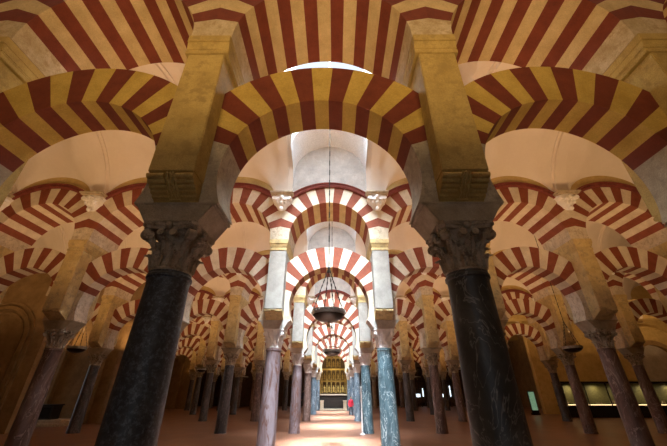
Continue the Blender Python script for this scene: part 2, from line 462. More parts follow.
PAIR_U, PAIR_L = radians(20.4), radians(18.8)
me_upper = arch_mesh('upper_arch', UR, UC, UE, UT, ZM1, 1.5, PAIR_U, 4, ['cream', 'red', 'haunch'])
me_lower = arch_mesh('lower_arch', LR, LC, LE, LT, ZB, 1.5-PW/2+.005, PAIR_L, 4, ['cream', 'red', 'haunch'])
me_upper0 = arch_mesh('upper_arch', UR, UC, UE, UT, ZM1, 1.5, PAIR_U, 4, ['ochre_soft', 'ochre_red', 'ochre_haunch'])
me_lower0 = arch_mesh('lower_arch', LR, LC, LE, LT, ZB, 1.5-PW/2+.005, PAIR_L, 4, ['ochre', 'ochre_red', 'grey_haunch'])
me_upper_c = arch_mesh('upper_arch', UR, UC, UE, UT, ZM1, 1.5, PAIR_U, 4, ['cream', 'red', 'haunch', 'ochre_soft'], True)  # cream soffit coloured ochre, painting in the warm lamplight
me_lower_c = arch_mesh('lower_arch', LR, LC, LE, LT, ZB, 1.5-PW/2+.005, PAIR_L, 4, ['cream', 'red', 'haunch', 'ochre_soft'], True)  # lamplight painted on this soffit as well
me_ring = ring_mesh('moulding', -UT/2)
me_impost = {q: impost_mesh(q) for q in ('impost', 'impost_pale')}
me_cap = {q: capital_mesh(q) for q in ('capital', 'capital_white')}
me_aba = {q: abacus_mesh(q) for q in ('capital', 'capital_white')}
SH = ['dark_granite', 'dark_veined', 'mauve', 'blue_green', 'blue_grey', 'brown_marble', 'charcoal', 'grimy']
me_shaft = {q: shaft_mesh(q) for q in SH}
me_mod = modillion_mesh('pier'); me_pil = {q: pillar_mesh(q) for q in ('pier', 'pier_pale', 'ochre_pier')}
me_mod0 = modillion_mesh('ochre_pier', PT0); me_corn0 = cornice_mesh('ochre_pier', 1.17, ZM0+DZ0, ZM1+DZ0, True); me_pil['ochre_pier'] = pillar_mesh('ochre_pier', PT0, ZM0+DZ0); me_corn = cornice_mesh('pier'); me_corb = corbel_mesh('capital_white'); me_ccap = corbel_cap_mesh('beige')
SHNAME = dict(dark_granite='black speckled granite', dark_veined='black veined marble', mauve='mauve and brown marble', blue_green='blue-green veined marble',
              blue_grey='blue-grey marble', brown_marble='reddish brown marble', charcoal='charcoal marble', grimy='grimy brown stone')
def shaft_kind(k, i):
    t = {(0,-1): 'dark_granite', (0,1): 'dark_veined', (1,-1): 'mauve', (1,1): 'blue_green', (2,-1): 'mauve', (2,1): 'blue_green',
         (3,-1): 'brown_marble', (3,1): 'blue_grey', (4,-1): 'blue_grey', (4,1): 'blue_grey', (5,-1): 'blue_grey', (5,1): 'blue_grey',
         (1,-3): 'brown_marble', (1,3): 'brown_marble', (2,-2): 'charcoal', (2,2): 'brown_marble'}
    if (k, i) in t: return t[(k, i)]
    return random.choice(['brown_marble', 'charcoal', 'grimy', 'brown_marble', 'charcoal'])
def column(k, i):
    x = (abs(i)-.5)*S*(1 if i > 0 else -1)
    sk = shaft_kind(k, i)
    white = abs(i) == 1 and 1 <= k <= 6
    o = thing('column', (x, AY(k), 0), f"{SHNAME[sk]} column with {'white' if white else 'brown'} capital, {side_pos(i)}, {ROW[k]}", 'column', 'columns of the arcades')
    link('shaft', me_shaft[sk], o)
    c = link('capital', me_cap['capital_white' if white else 'capital'], o)
    link('abacus', me_aba['capital_white' if white else 'capital'], c)
    link('impost_block', me_impost['impost_pale' if white else 'impost'], o)
    p = thing('pier', (x, AY(k), ZB), f"{'pale' if white else 'ochre'} stone pier on top of the column {side_pos(i)}, {ROW[k]}", 'pier', 'piers above the columns')
    dz = (0, 0, -ZB)
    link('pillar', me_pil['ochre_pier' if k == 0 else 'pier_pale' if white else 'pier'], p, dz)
    link('cornice', me_corn if k else me_corn0, p, dz if k else (0, .085, -ZB))
    link('modillion', me_mod if k else me_mod0, p, dz)
    b = link('modillion', me_mod if k else me_mod0, p, dz); b.rotation_euler.z = pi
    if k >= 1:
        q = thing('vault_corbel', (x, AY(k)-UT/2, VZ-.5), f"carved white corbel above the pier {side_pos(i)}, {ROW[k]}", 'corbel', 'corbels under the vault ribs')
        link('carved_bracket', me_corb, q, (0, 0, -VZ+.5)); link('slab', me_ccap, q, (0, 0, -VZ+.5)); q.scale = (1.2, 1.15, 1.1)
def bay(k, b):
    x = b*S
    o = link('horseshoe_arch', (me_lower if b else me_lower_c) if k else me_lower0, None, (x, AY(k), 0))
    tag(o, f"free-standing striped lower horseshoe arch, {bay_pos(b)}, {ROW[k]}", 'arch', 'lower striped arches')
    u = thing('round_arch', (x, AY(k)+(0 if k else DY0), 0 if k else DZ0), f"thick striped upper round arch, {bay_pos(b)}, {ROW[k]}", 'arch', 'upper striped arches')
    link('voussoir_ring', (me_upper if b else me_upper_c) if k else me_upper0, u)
    if k >= 1: link('arch_moulding', me_ring, u)

# columns per side of each arcade (left, right)
COLS = {0: (3, 3), 1: (5, 5), 2: (4, 6), 3: (4, 5), 4: (5, 5), 5: (6, 6), 6: (6, 6)}
def bays(k):
    nl, nr = COLS[k]
    return (-(nl if k == 2 else nl-1), nr-1)      # the left bay of the third arcade runs into the chapel wall
for k in range(NK):
    nl, nr = COLS[k]
    for i in range(1, nl+1): column(k, -i)
    for i in range(1, nr+1): column(k, i)
    for b in range(bays(k)[0], bays(k)[1]+1): bay(k, b)

# ------------------------------------------------------------------ spandrel walls above the arches
def spandrel(k):
    b0, b1 = bays(k)
    x0, x1 = (b0-.5)*S, (b1+.5)*S
    h = UT/2; m = MB(); ztop = 9.75
    for b in range(b0, b1+1):
        cx = b*S; n = 24
        am = math.asin(1.5/UE)
        for i in range(n):
            a0, a1 = -am+2*am*i/n, -am+2*am*(i+1)/n
            P = [(cx+UE*sin(a), UC+UE*cos(a)) for a in (a0, a1)]
            mi = 1 if b == 0 else 0
            for y in (-h, h):
                m.quadp((P[0][0], y, P[0][1]), (P[1][0], y, P[1][1]), (P[1][0], y, ztop), (P[0][0], y, ztop), mi)
            m.quadp((P[0][0],-h,ztop),(P[1][0],-h,ztop),(P[1][0],h,ztop),(P[0][0],h,ztop), 0)
    for xa, xb in ((-24, x0), (x1, 34.5)):
        m.box(xa, xb, -h, h, VZ-.1, ztop)
    o = link('wall_arcade', m.mesh('wall_arcade', ['mustard', 'gray']), None, (0, AY(k)+(0 if k else DY0), 0 if k else DZ0)); struct(o)
for k in range(NK): spandrel(k)

# ------------------------------------------------------------------ vaults
WX = 1.2     # half width of the light wells
def vault(k, x0b, x1b):
    ya, yb = AY(k)+UT/2, AY(k+1)-UT/2
    mid, hd = (ya+yb)/2, (yb-ya)/2
    RISE = 2.1
    def barrel(y):
        q = min(1, abs(y-mid)/hd); return VZ+RISE*sqrt(max(0, 1-q*q))
    def lun(x, y):      # x local to the bay
        if abs(x) >= 1.25: return 0
        d = min(y-ya, yb-y)
        return VZ+(.86+1.15*d)*sqrt(1-(x/1.25)**2)
    def well(x, y):
        d = min(y-ya, yb-y)
        return 7.80+.35*d+sqrt(max(0, 1.2**2-x*x))*(1-.25*min(1, d))
    ys = []
    ny = 44
    for i in range(ny+1):
        t = i/ny; ys.append(mid-hd*cos(pi*t))
    m = MB(); w = MB()
    for b in range(x0b, x1b+1):
        cx = b*S
        if b == 0: continue
        xs = [-1.5, -1.38, -1.25] + [-1.25*cos(pi*i/26) for i in range(1, 26)] + [1.25, 1.38, 1.5]
        g = [[m.vert((cx+x, y, max(barrel(y), lun(x, y)))) for y in ys] for x in xs]
        for p, q in zip(g, g[1:]):
            for j in range(ny): m.face([p[j], q[j], q[j+1], p[j+1]])
    for s in (-1, 1):       # strips either side of the central light well
        xs = [s*WX, s*1.38, s*1.5]
        g = [[m.vert((x, y, barrel(y))) for y in ys] for x in xs]
        for p, q in zip(g, g[1:]):
            for j in range(ny): m.face([p[j], q[j], q[j+1], p[j+1]])
    struct(link('ceiling', m.mesh('ceiling', ['vault'], 30)))
    # ribs
    r = MB()
    for b in range(x0b, x1b):
        cx = b*S+1.5
        for j in range(ny):
            a, c = ys[j], ys[j+1]
            za, zc = barrel(a), barrel(c)
            for (hw, dp) in ((.24, .05), (.15, .13)):
                A0 = (cx-hw, a, za-dp); A1 = (cx+hw, a, za-dp); B0 = (cx-hw, c, zc-dp); B1 = (cx+hw, c, zc-dp)
                r.quadp(A0, A1, B1, B0)
                r.quadp((cx-hw, a, za+.02), A0, B0, (cx-hw, c, zc+.02)); r.quadp(A1, (cx+hw, a, za+.02), (cx+hw, c, zc+.02), B1)
    ro = link('trim_vault_ribs', r.mesh('trim_vault_ribs', ['vault'], 30)); struct(ro)
    # light well over the central bay: vaulted ends, open middle, tall shaft
    ce = 1.05; yA, yB = ya+ce, yb-ce; ZT = 11.2
    xs = [-WX*cos(pi*i/28) for i in range(29)]
    for (e0, e1) in ((ya, yA), (yB, yb)):
        yy = [e0+(e1-e0)*i/8 for i in range(9)]
        g = [[w.vert((x, y, well(x, y))) for y in yy] for x in xs]
        for p, q in zip(g, g[1:]):
            for j in range(8): w.face([p[j], q[j], q[j+1], p[j+1]])
        for s, col_ in ((-1, 0), (1, -1)):
            x = s*WX
            for j in range(8):
                a, c = yy[j], yy[j+1]
                n = 6; pts = []
                w.quadp((x, a, barrel(a)), (x, c, barrel(c)), (x, c, well(x, c)), (x, a, well(x, a)))
    for s in (-1, 1):
        x = s*WX
        yy = [yA+(yB-yA)*i/12 for i in range(13)]
        for j in range(12):
            w.quadp((x, yy[j], barrel(yy[j])), (x, yy[j+1], barrel(yy[j+1])), (x, yy[j+1], ZT), (x, yy[j], ZT))
    for y in (yA, yB):
        for i in range(28):
            w.quadp((xs[i], y, well(xs[i], y)), (xs[i+1], y, well(xs[i+1], y)), (xs[i+1], y, ZT), (xs[i], y, ZT))
    struct(link('wall_light_well', w.mesh('wall_light_well', ['well'], 30)))
    # window at the top of the well
    f = MB()
    for s in (-1, 1):
        f.box(s*WX-.05, s*WX+.05, yA-.05, yB+.05, ZT, ZT+.1)
        f.box(-WX, WX, (yA if s < 0 else yB)-.05, (yA if s < 0 else yB)+.05, ZT, ZT+.1)
    f.box(-.03, .03, yA, yB, ZT+.01, ZT+.07); f.box(-WX, WX, mid-.03, mid+.03, ZT+.01, ZT+.07)
    wo = struct(link(f'window_{k+1}', f.mesh('window_frame', ['white_paint'])))
    gl = MB(); gl.box(-WX, WX, yA, yB, ZT+.03, ZT+.04)
    link('glass_pane', gl.mesh('pane', ['glass']), wo)
    # daylight through the window; the tilted lamp is added to brighten the next columns
    for e, sp, dz, tilt, y_, sy_ in ((DAY[k]*.34, 40, .7, 21, yA+.6, 1.1), (DAY[k]*.72, 20, .3, 0, mid, yB-yA-.1), (DAY[k]*.38, 150, .12, 0, mid, yB-yA-.1)):
        L = bpy.data.lights.new('daylight', 'AREA'); L.shape = 'RECTANGLE'; L.size = 2*WX-.1; L.size_y = sy_
        L.energy = e; L.color = (.80, .90, 1.0); L.spread = radians(sp)
        lo = bpy.data.objects.new('daylight', L); lo.location = (0, y_, ZT-dz); lo.rotation_euler.x = radians(tilt); col.objects.link(lo)
DAY = [850, 850, 800, 700, 650, 600, 500]
for k in range(NK-1):
    vault(k, -7, 11)
# plain vaults behind the camera and beyond the last arcade
def plain_vault(ya, yb, xa, xb):
    m = MB(); mid, hd = (ya+yb)/2, (yb-ya)/2; n = 24
    P = [(mid-hd*cos(pi*i/n), VZ+2.1*sin(pi*i/n)) for i in range(n+1)]
    for a, b in zip(P, P[1:]): m.quadp((xa, a[0], a[1]), (xb, a[0], a[1]), (xb, b[0], b[1]), (xa, b[0], b[1]))
    struct(link('ceiling', m.mesh('ceiling', ['vault'], 30)))
plain_vault(Y0-N-1, Y0-UT/2, -18.4, 18.4)
plain_vault(AY(6)+UT/2, 45.0, -22, 34)

# ------------------------------------------------------------------ floor and outer walls
m = MB(); m.box(-34, 34, -4, 46, -.3, -FL); struct(link('floor', m.mesh('floor', ['floor'])))
def wall(name, x0, x1, y0, y1, z0, z1, mat):
    m = MB(); m.box(x0, x1, y0, y1, z0-.2 if z0 == 0 else z0, z1); return struct(link(name, m.mesh(name, [mat])))
wall('wall_behind', -18.4, -1.1, -3.9, -3.6, 0, 10, 'brown_wall'); wall('wall_behind', 1.1, 18.4, -3.9, -3.6, 0, 10, 'brown_wall'); wall('wall_behind', -1.1, 1.1, -3.9, -3.6, 4.2, 10, 'brown_wall')
m = MB()
for q in (-1, 1): m.box(q*1.02-.08, q*1.02+.08, -3.95, -3.55, 0, 4.2)
m.box(-1.1, 1.1, -3.95, -3.55, 4.05, 4.2)
struct(link('door_4', m.mesh('door_frame', ['dark_wood'])))  # unseen doorway, added behind the camera to let daylight in
wall('wall_back', -34, 34, 44.6, 45, 0, 10, 'dark_wood')

# left chapel wall between the third and fourth arcades, with blind arches and pilasters
def pilaster(x, y, w, d, h, mat, parent=None):
    m = MB(); m.box(x-w/2, x+w/2, y-d, y, .35, h-.3)
    m.box(x-w/2-.06, x+w/2+.06, y-d-.06, y, 0, .35); m.box(x-w/2-.06, x+w/2+.06, y-d-.06, y, h-.3, h-.18); m.box(x-w/2-.1, x+w/2+.1, y-d-.1, y, h-.18, h)
    return m
wl = wall('wall_left', -22, -11.6, 19.6, 20.0, 0, 9.0, 'brown_wall')
for x in (-12.0, -13.3, -15.6): link('pilaster', pilaster(x, 19.6, .55, .25, 5.2, 'brown_wall').mesh('pilaster', ['brown_wall'], None, .01), wl)
wl2 = wall('wall_left', -22, -13.0, 14.9, 15.3, 0, 9.5, 'brown_wall')
wall('wall_left', -18.4, -18, -4, 14.9, 0, 9.5, 'brown_wall'); wall('wall_right', 18.0, 18.4, -4, 9.0, 0, 9.5, 'brown_wall'); wall('wall_right', 33.6, 34, 9, 28, 0, 9.5, 'brown_wall'); wall('wall_right', 18.0, 34, 9.0, 9.4, 0, 9.5, 'brown_wall'); wall('wall_right', 21.6, 22, 28.3, 45, 0, 9.5, 'brown_wall')
def blind_arch(cx, y, r, zc, mat):
    m = MB(); n = 28
    for (ra, rb, dp) in ((r, r+.16, .10), (r+.26, r+.36, .06), (r-.22, r-.12, .05)):
        for i in range(n):
            a, b = pi*i/n, pi*(i+1)/n
            q = [(cx+ra*cos(a), zc+ra*sin(a)), (cx+rb*cos(a), zc+rb*sin(a)), (cx+rb*cos(b), zc+rb*sin(b)), (cx+ra*cos(b), zc+ra*sin(b))]
            m.hexa([(q[0][0],y-dp,q[0][1]),(q[1][0],y-dp,q[1][1]),(q[1][0],y,q[1][1]),(q[0][0],y,q[0][1]),
                    (q[3][0],y-dp,q[3][1]),(q[2][0],y-dp,q[2][1]),(q[2][0],y,q[2][1]),(q[3][0],y,q[3][1])])
        for s in (-1, 1):
            xa, xb = sorted((cx+s*ra, cx+s*rb)); m.box(xa, xb, y-dp, y, 0, zc)
    return m
link('blind_arch', blind_arch(-15.2, 14.9, 1.3, 3.6, 'brown_wall').mesh('blind_arch', ['brown_wall']), wl2)
w3 = wall('wall_left', -20, -19.6, 20, 45, 0, 9.5, 'brown_wall')
w4 = wall('wall_back', -34, -14.5, 36.5, 36.9, 0, 9.5, 'brown_wall')
for x in (-14.9, -16.2, -17.6, -19.0): link('pilaster', pilaster(x, 36.5, .6, .25, 5.0, 'brown_wall').mesh('pilaster', ['brown_wall'], None, .01), w4)
# right: wall with white portal arch
w5 = wall('wall_right', 16.2, 34, 27.9, 28.3, 0, 9.5, 'mustard')
def portal(cx, y):
    m = MB(); n = 32; r, zc = 1.6, 3.3
    for (ra, rb, dp, mi) in ((r, r+.35, .3, 1), (r+.35, r+1.4, .2, 0), (r+1.4, r+1.5, .28, 0)):
        for i in range(n):
            a, b = pi*i/n, pi*(i+1)/n
            q = [(cx+ra*cos(a), zc+ra*sin(a)), (cx+rb*cos(a), zc+rb*sin(a)), (cx+rb*cos(b), zc+rb*sin(b)), (cx+ra*cos(b), zc+ra*sin(b))]
            m.hexa([(q[0][0],y-dp,q[0][1]),(q[1][0],y-dp,q[1][1]),(q[1][0],y,q[1][1]),(q[0][0],y,q[0][1]),
                    (q[3][0],y-dp,q[3][1]),(q[2][0],y-dp,q[2][1]),(q[2][0],y,q[2][1]),(q[3][0],y,q[3][1])], mi)
        for s in (-1, 1):
            xa, xb = sorted((cx+s*ra, cx+s*rb)); m.box(xa, xb, y-dp, y, 0, zc, mi)
    return m
pt = link('portal_surround', portal(26.2, 27.9).mesh('portal_surround', ['mustard', 'brown_wall']), w5)
m = MB(); n = 24
cc = m.vert((26.2, 27.88, 3.3)); pr = [m.vert((26.2+1.6*cos(pi*i/n), 27.88, 3.3+1.6*sin(pi*i/n))) for i in range(n+1)]
for i in range(n): m.face([cc, pr[i], pr[i+1]])
m.box(24.6, 27.8, 27.87, 27.9, 0, 3.3)
link('portal_infill', m.mesh('portal_infill', ['gray']), w5)
m = MB(); A = [m.vert((25.5+.75*cos(pi*i/16), 27.8, 6.75+.75*sin(pi*i/16))) for i in range(17)]; B = [m.vert((25.5+.75*cos(pi*i/16), 27.9, 6.75+.75*sin(pi*i/16))) for i in range(17)]
m.face(A); m.face(B)
for i in range(17): j = (i+1) % 17; m.face([A[i], A[j], B[j], B[i]])
wo = struct(link('window_9', m.mesh('lunette_window', ['white_paint'])))
m = MB(); m.box(24.6, 26.4, 27.65, 27.9, 6.6, 6.74); link('window_sill', m.mesh('window_sill', ['brown_wall']), wo)

# ------------------------------------------------------------------ hanging lamps
def lamp_parts():
    d = {}
    m = MB()
    pr = [(.02, -.13), (.10, -.125), (.20, -.10), (.28, -.06), (.325, -.01), (.33, 0), (.31, 0), (.26, -.06), (.18, -.085), (.05, -.10), (.02, -.10)]
    m.lathe(pr, 40, caps=False); d['bowl'] = m.mesh('bowl', ['iron'], 40)
    m = MB(); m.lathe([(.325, 0), (.35, .0), (.35, .03), (.335, .035), (.335, .05), (.35, .055), (.35, .085), (.325, .085), (.325, 0)], 48, caps=False)
    for i in range(24): m.sphere((.355*cos(pi*i/12), .355*sin(pi*i/12), .043), .014, .014, .018, 6, 4)
    d['rim'] = m.mesh('rim', ['steel'], 40)
    m = MB(); m.sphere((0, 0, -.2), .045, .045, .04); m.tube((0, 0, -.17), (0, 0, -.13), .02); d['finial'] = m.mesh('finial', ['brass'], 50)
    m = MB(); n = 16
    for i in range(n):
        t0, t1 = i/n, (i+1)/n
        P = [Vector((.33*(1-t), 0, .085+.85*t)) for t in (t0, t1)]
        m.tube(P[0], P[1], .008 if i % 2 else .014, 6)
    d['chain'] = m.mesh('chain', ['iron'])
    return d
LP = lamp_parts()
def cable_mesh(L):
    m = MB(); n = int(L/.16)
    for i in range(n):
        z0, z1 = .93+(L-.93)*i/n, .93+(L-.93)*(i+1)/n
        m.tube((0, 0, z0), (0, 0, z1), .009 if i % 2 else .015, 6)
    m.torus((0, 0, .93), .03, .01, 12, 6); return m.mesh('cable', ['iron'])
cab_long = cable_mesh(11.2-2.6); cab_short = cable_mesh(8.9-2.83)
for k in range(6):
    for bx, nm in ((-9, 'left'), (0, 'center'), (9, 'right')):
        if k == 0 and bx: continue
        if k > 1 and not bx: continue
        y = (AY(k)+AY(k+1))/2 + (-.1 if k == 0 else 0)
        z = 2.83-(.21 if bx == 0 else .1)
        bx = bx-.25 if bx else 0
        if bx == 0:
            lab = f"dark round bowl lamp on chains over the central aisle, {['nearest', 'second nearest', 'third nearest', 'fourth nearest', 'fifth nearest', 'farthest'][k]} one"
        else:
            lab = f"dark bowl lamp on chains {nm} of the aisle, behind the {ROW[k]}"
        o = thing('hanging_lamp', (bx+(.05 if bx == 0 else 0), y, z), lab, 'hanging lamp', 'bowl lamps on chains')
        o.scale = (.9, .9, 1)
        bo = link('bowl', LP['bowl'], o); link('finial', LP['finial'], bo)
        ri = link('rim', LP['rim'], o)
        for i in range(4):
            c = link('chain', LP['chain'], o); c.rotation_euler.z = pi/2*i+.35
        link('cable', cab_long if bx == 0 else cab_short, o)

# ------------------------------------------------------------------ altar at the end of the aisle
def altar():
    y = 34.9
    o = thing('altarpiece', (0, y, .12), 'tall gilded arched altarpiece on a dark base at the end of the aisle', 'altarpiece')
    m = MB(); W = 1.55; zc = 4.35; n = 24
    ring = [(W*cos(pi*i/n), zc+W*sin(pi*i/n)) for i in range(n+1)]
    pts = [(W, 1.4)]+ring+[(-W, 1.4)]
    A = [m.vert((x, -.30, z)) for x, z in pts]; B = [m.vert((x, 0, z)) for x, z in pts]
    m.face(A); m.face(B)
    for i in range(len(pts)): j = (i+1) % len(pts); m.face([A[i], A[j], B[j], B[i]])
    link('back_panel', m.mesh('back_panel', ['gold_dark']), o)
    m = MB()
    for i in range(n):
        a, b = pi*i/n, pi*(i+1)/n
        q = [(r*cos(t), zc+r*sin(t)) for t in (a, b) for r in (W, W-.14)]
        m.hexa([(q[0][0],-.42,q[0][1]),(q[1][0],-.42,q[1][1]),(q[1][0],-.3,q[1][1]),(q[0][0],-.3,q[0][1]),
                (q[2][0],-.42,q[2][1]),(q[3][0],-.42,q[3][1]),(q[3][0],-.3,q[3][1]),(q[2][0],-.3,q[2][1])])
    for s in (-1, 1): m.box(s*(W-.07)-.07, s*(W-.07)+.07, -.42, -.3, 1.4, zc)
    link('arched_frame', m.mesh('arched_frame', ['gold']), o)
    rnd = random.Random(3)
    tiers = [(1.5, 2.55), (2.75, 3.75), (4.1, 5.0)]
    for ti, (za, zb) in enumerate(tiers):
        m = MB(); w = W-.1 if ti < 2 else W-.35
        m.box(-w, w, -.5, -.3, zb+.02, zb+.14); m.box(-w-.04, w+.04, -.54, -.3, zb+.14, zb+.19)
        link('entablature', m.mesh('entablature', ['gold'], None, .01), o)
    xs = (-1.3, -.75, -.25, .25, .75, 1.3)
    for za, zb in tiers:
        for x in xs:
            if zb > 4.9 and abs(x) > 1: continue
            m = MB(); pr = []
            for i in range(17):
                t = i/16; pr.append((.06+.015*sin(t*22), za+.12+(zb-za-.2)*t))
            m.lathe([(.09, za), (.09, za+.1)]+pr+[(.1, zb-.06), (.1, zb)], 10, x, -.42)
            link('twisted_column', m.mesh('twisted_column', ['gold'], 40), o)
    for za, zb in tiers:
        for x in (-1.02, -.5, 0, .5, 1.02):
            if zb > 4.9 and abs(x) > .9: continue
            h = (zb-za)*.72; m = MB()
            m.lathe([(.10, za+.06), (.13, za+.1), (.10, za+.3*h), (.11, za+.6*h), (.12, za+.72*h), (.04, za+.8*h)], 10, x, -.38)
            m.sphere((x, -.38, za+.88*h), .055, .055, .075); m.tube((x-.09, -.42, za+.65*h), (x, -.5, za+.45*h), .03); m.tube((x+.09, -.42, za+.65*h), (x, -.5, za+.45*h), .03)
            link('carved_figure', m.mesh('carved_figure', ['gold'], 60), o)
    m = MB()
    for i in range(60):
        a = rnd.uniform(0, pi); r = rnd.uniform(.3, W-.2); m.sphere((r*cos(a), -.32, zc+.75+r*sin(a)*.5), rnd.uniform(.03, .08), .05, rnd.uniform(.03, .08), 6, 4)
    ob = link('scroll_relief', m.mesh('scroll_relief', ['gold'], 60), o)
    m = MB(); m.box(-1.5, 1.5, -.75, 0, .12, 1.25); m.box(-1.6, 1.6, -.85, 0, 0, .12)
    for s in (-1, 0, 1): m.box(s*.95-.4, s*.95+.4, -.78, -.75, .25, 1.1)
    link('altar_base', m.mesh('altar_base', ['black'], None, .01), o)
    m = MB(); m.box(-1.6, 1.6, -.85, -.0, 1.25, 1.38); link('altar_top', m.mesh('altar_top', ['beige'], None, .01), o)
    m = MB(); m.box(-1.45, 1.45, -1.1, 0, -.137, 0); link('altar_step', m.mesh('altar_step', ['beige'], None, .01), o)
    o.scale = (.87, .87, .87)
altar()
for s, nm in ((-1, 'left'), (1, 'right')):
    m = MB(); m.box(-.15, .15, -.15, .15, .08, .72); m.box(-.18, .18, -.18, .18, 0, .08); m.box(-.18, .18, -.18, .18, .72, .8)
    tag(link('plinth', m.mesh('plinth', ['beige'], None, .01), None, (s*1.06, 33.4, 0)), f"low beige stone plinth {nm} of the altar base", 'plinth')
# golden light on the altar
# ------------------------------------------------------------------ display case on the right
area_q = []
def display():
    X0, X1, y = 15.6, 24.6, 24.6
    o = thing('display_case', ((X0+X1)/2, y, 0), 'long glazed museum display case with lit exhibits and black base on the right', 'display case')
    ox = (X0+X1)/2; hw = (X1-X0)/2
    m = MB(); m.box(-hw, hw, -.4, .6, .0, .62); m.box(-hw-.03, hw+.03, -.43, .63, .62, .70); link('cabinet_base', m.mesh('cabinet_base', ['black'], None, .01), o)
    m = MB(); m.box(-hw, hw, -.4, .6, 2.0, 2.12)
    for i in range(7):
        x = -hw+.03+(2*hw-.06)*i/6; m.box(x-.025, x+.025, -.4, -.35, .7, 2.0)
    link('case_frame', m.mesh('case_frame', ['iron']), o)
    m = MB(); m.box(-hw+.03, hw-.03, -.385, -.375, .7, 2.0); link('glass_front', m.mesh('glass_front', ['glass']), o)
    m = MB(); m.box(-hw, hw, .55, .6, .7, 2.0); link('backboard', m.mesh('backboard', ['olive']), o)
    m = MB()
    m.box(-hw+.1, hw-.1, -.34, -.30, .71, .74)
    link('light_strip', m.mesh('light_strip', ['case_glow']), o)
    rnd = random.Random(5)
    for i in range(22):
        x = X0+.4+(X1-X0-.8)*i/21+rnd.uniform(-.08, .08); h = rnd.uniform(.12, .34); r = rnd.uniform(.06, .13); m = MB()
        kind = i % 3
        if kind == 0: m.lathe([(r*.6, 0), (r, h*.3), (r*.9, h*.6), (r*.35, h*.85), (r*.5, h)], 14)
        elif kind == 1: m.lathe([(r*.4, 0), (r*1.4, h*.35), (r*1.5, h*.4), (r*1.2, h*.38)], 14)
        else: m.box(-r*1.3, r*1.3, -.03, .03, 0, h*.8)
        nm = ['exhibit_jar', 'exhibit_bowl', 'exhibit_plaque'][kind]
        tag(link(nm, m.mesh(nm, ['beige'], 40), None, (x, y+.02+rnd.uniform(0, .2), .70)), ['pale jar', 'shallow pale bowl', 'small upright plaque'][kind]+' shown inside the long lit display case', nm.split('_')[1], 'exhibits in the display case: '+nm.split('_')[1]+'s')
display()
for i in range(5): area_q.append((16.6+i*1.75, 24.75))
# green-lit information panel (right, beyond)
def info_panel(x, y, h, w, mat, label, tilt=0):
    o = thing('information_panel', (x, y, 0), label, 'information panel')
    m = MB(); m.box(-w/2-.04, w/2+.04, -.04, .04, .12, h); link('casing', m.mesh('casing', ['white_paint' if mat == 'white_paint' else 'iron'], None, .01), o)
    m = MB(); m.box(-w/2, w/2, -.05, -.041, .3, h-.06); link('panel_face', m.mesh('panel_face', [mat]), o)
    m = MB(); m.box(-w/2-.08, w/2+.08, -.12, .12, 0, .12); link('foot', m.mesh('foot', ['iron'], None, .01), o)
info_panel(14.9, 27.0, 1.55, .42, 'panel_green', 'tall green-lit information panel standing by the right wall')
m = MB(); m.lathe([(.10, 0), (.10, .02), (.03, .04), (.026, .06), (.026, 1.6), (.032, 1.61), (.032, 1.66), (.01, 1.68)], 16)
tag(link('post', m.mesh('post', ['white_paint'], 40), None, (1.235, 14.75, 0)), 'slender white upright post in front of the second blue-green column right of the aisle', 'post')

# ------------------------------------------------------------------ far right doors with daylight and bench rows
def grille_door(x, n, bright):
    y = 44.55
    m = MB(); W, H = 1.25, 4.3
    for s in (-1, 1): m.box(s*W-.08, s*W+.08, -.12, 0, 0, H)
    m.box(-W, W, -.12, 0, H-.16, H)
    for i in range(1, 8): xx = -W+2*W*i/8; m.box(xx-.02, xx+.02, -.09, -.05, 0, H-.16)
    for z in (.9, 1.8, 2.7, 3.5): m.box(-W, W, -.10, -.04, z-.025, z+.025)
    o = struct(link(f'door_{n}', m.mesh('door_grille', ['iron']), None, (x, y, 0)))
    m = MB(); m.box(-W*.45, W*.1, -.03, -.01, .95, 1.3); m.box(W*.35, W*.45, -.03, -.01, 1.0, bright); link('lit_pane', m.mesh('lit_pane', ['shop_glow']), o)
for i, (x, h) in enumerate(((10.6, 1.9), (14.0, 2.2), (17.6, 1.9))): grille_door(x, i+1, h)
def bench(x, y, i):
    o = thing('bench', (x, y, 0), 'dark wooden bench in rows before the lit doors at far right', 'bench', 'dark benches at far right')
    m = MB(); m.box(-.8, .8, -.2, .2, .42, .47); link('seat', m.mesh('seat', ['dark_wood'], None, .005), o)
    m = MB(); m.box(-.8, .8, .2, .24, .5, .95); link('backrest', m.mesh('backrest', ['dark_wood'], None, .005), o)
    for s in (-1, 1):
        m = MB(); m.box(s*.74-.03, s*.74+.03, -.2, .24, 0, .42); m.box(s*.74-.03, s*.74+.03, .2, .24, .42, .5)
        link('leg', m.mesh('leg', ['dark_wood']), o)
for j in range(3):
    for i, x in enumerate((9.2, 11.6, 14.0, 16.4)): bench(x, 40.9+j*1.0, i)

# ------------------------------------------------------------------ platform and black cabinet at left
m = MB(); m.box(-1.3, 1.3, -.7, .7, 0, .12); m.box(-1.1, 1.1, -.5, .7, .12, .26)
tag(link('stone_step', m.mesh('stone_step', ['beige'], None, .01), None, (-14.4, 18.6, 0)), 'low pale stone step at the foot of the left chapel wall', 'step')
o = thing('ticket_kiosk', (-14.6, 18.6, .26), 'small black cabinet standing on the pale step at left', 'cabinet')
m = MB(); m.box(-.55, .55, -.3, .3, 0, .6); m.box(-.6, .6, -.35, .35, .6, .66); link('body', m.mesh('body', ['black'], None, .01), o)
m = MB(); m.box(-.45, .45, -.315, -.3, .08, .52); link('front_panel', m.mesh('front_panel', ['iron'], None, .004), o)
o.name = 'cabinet'

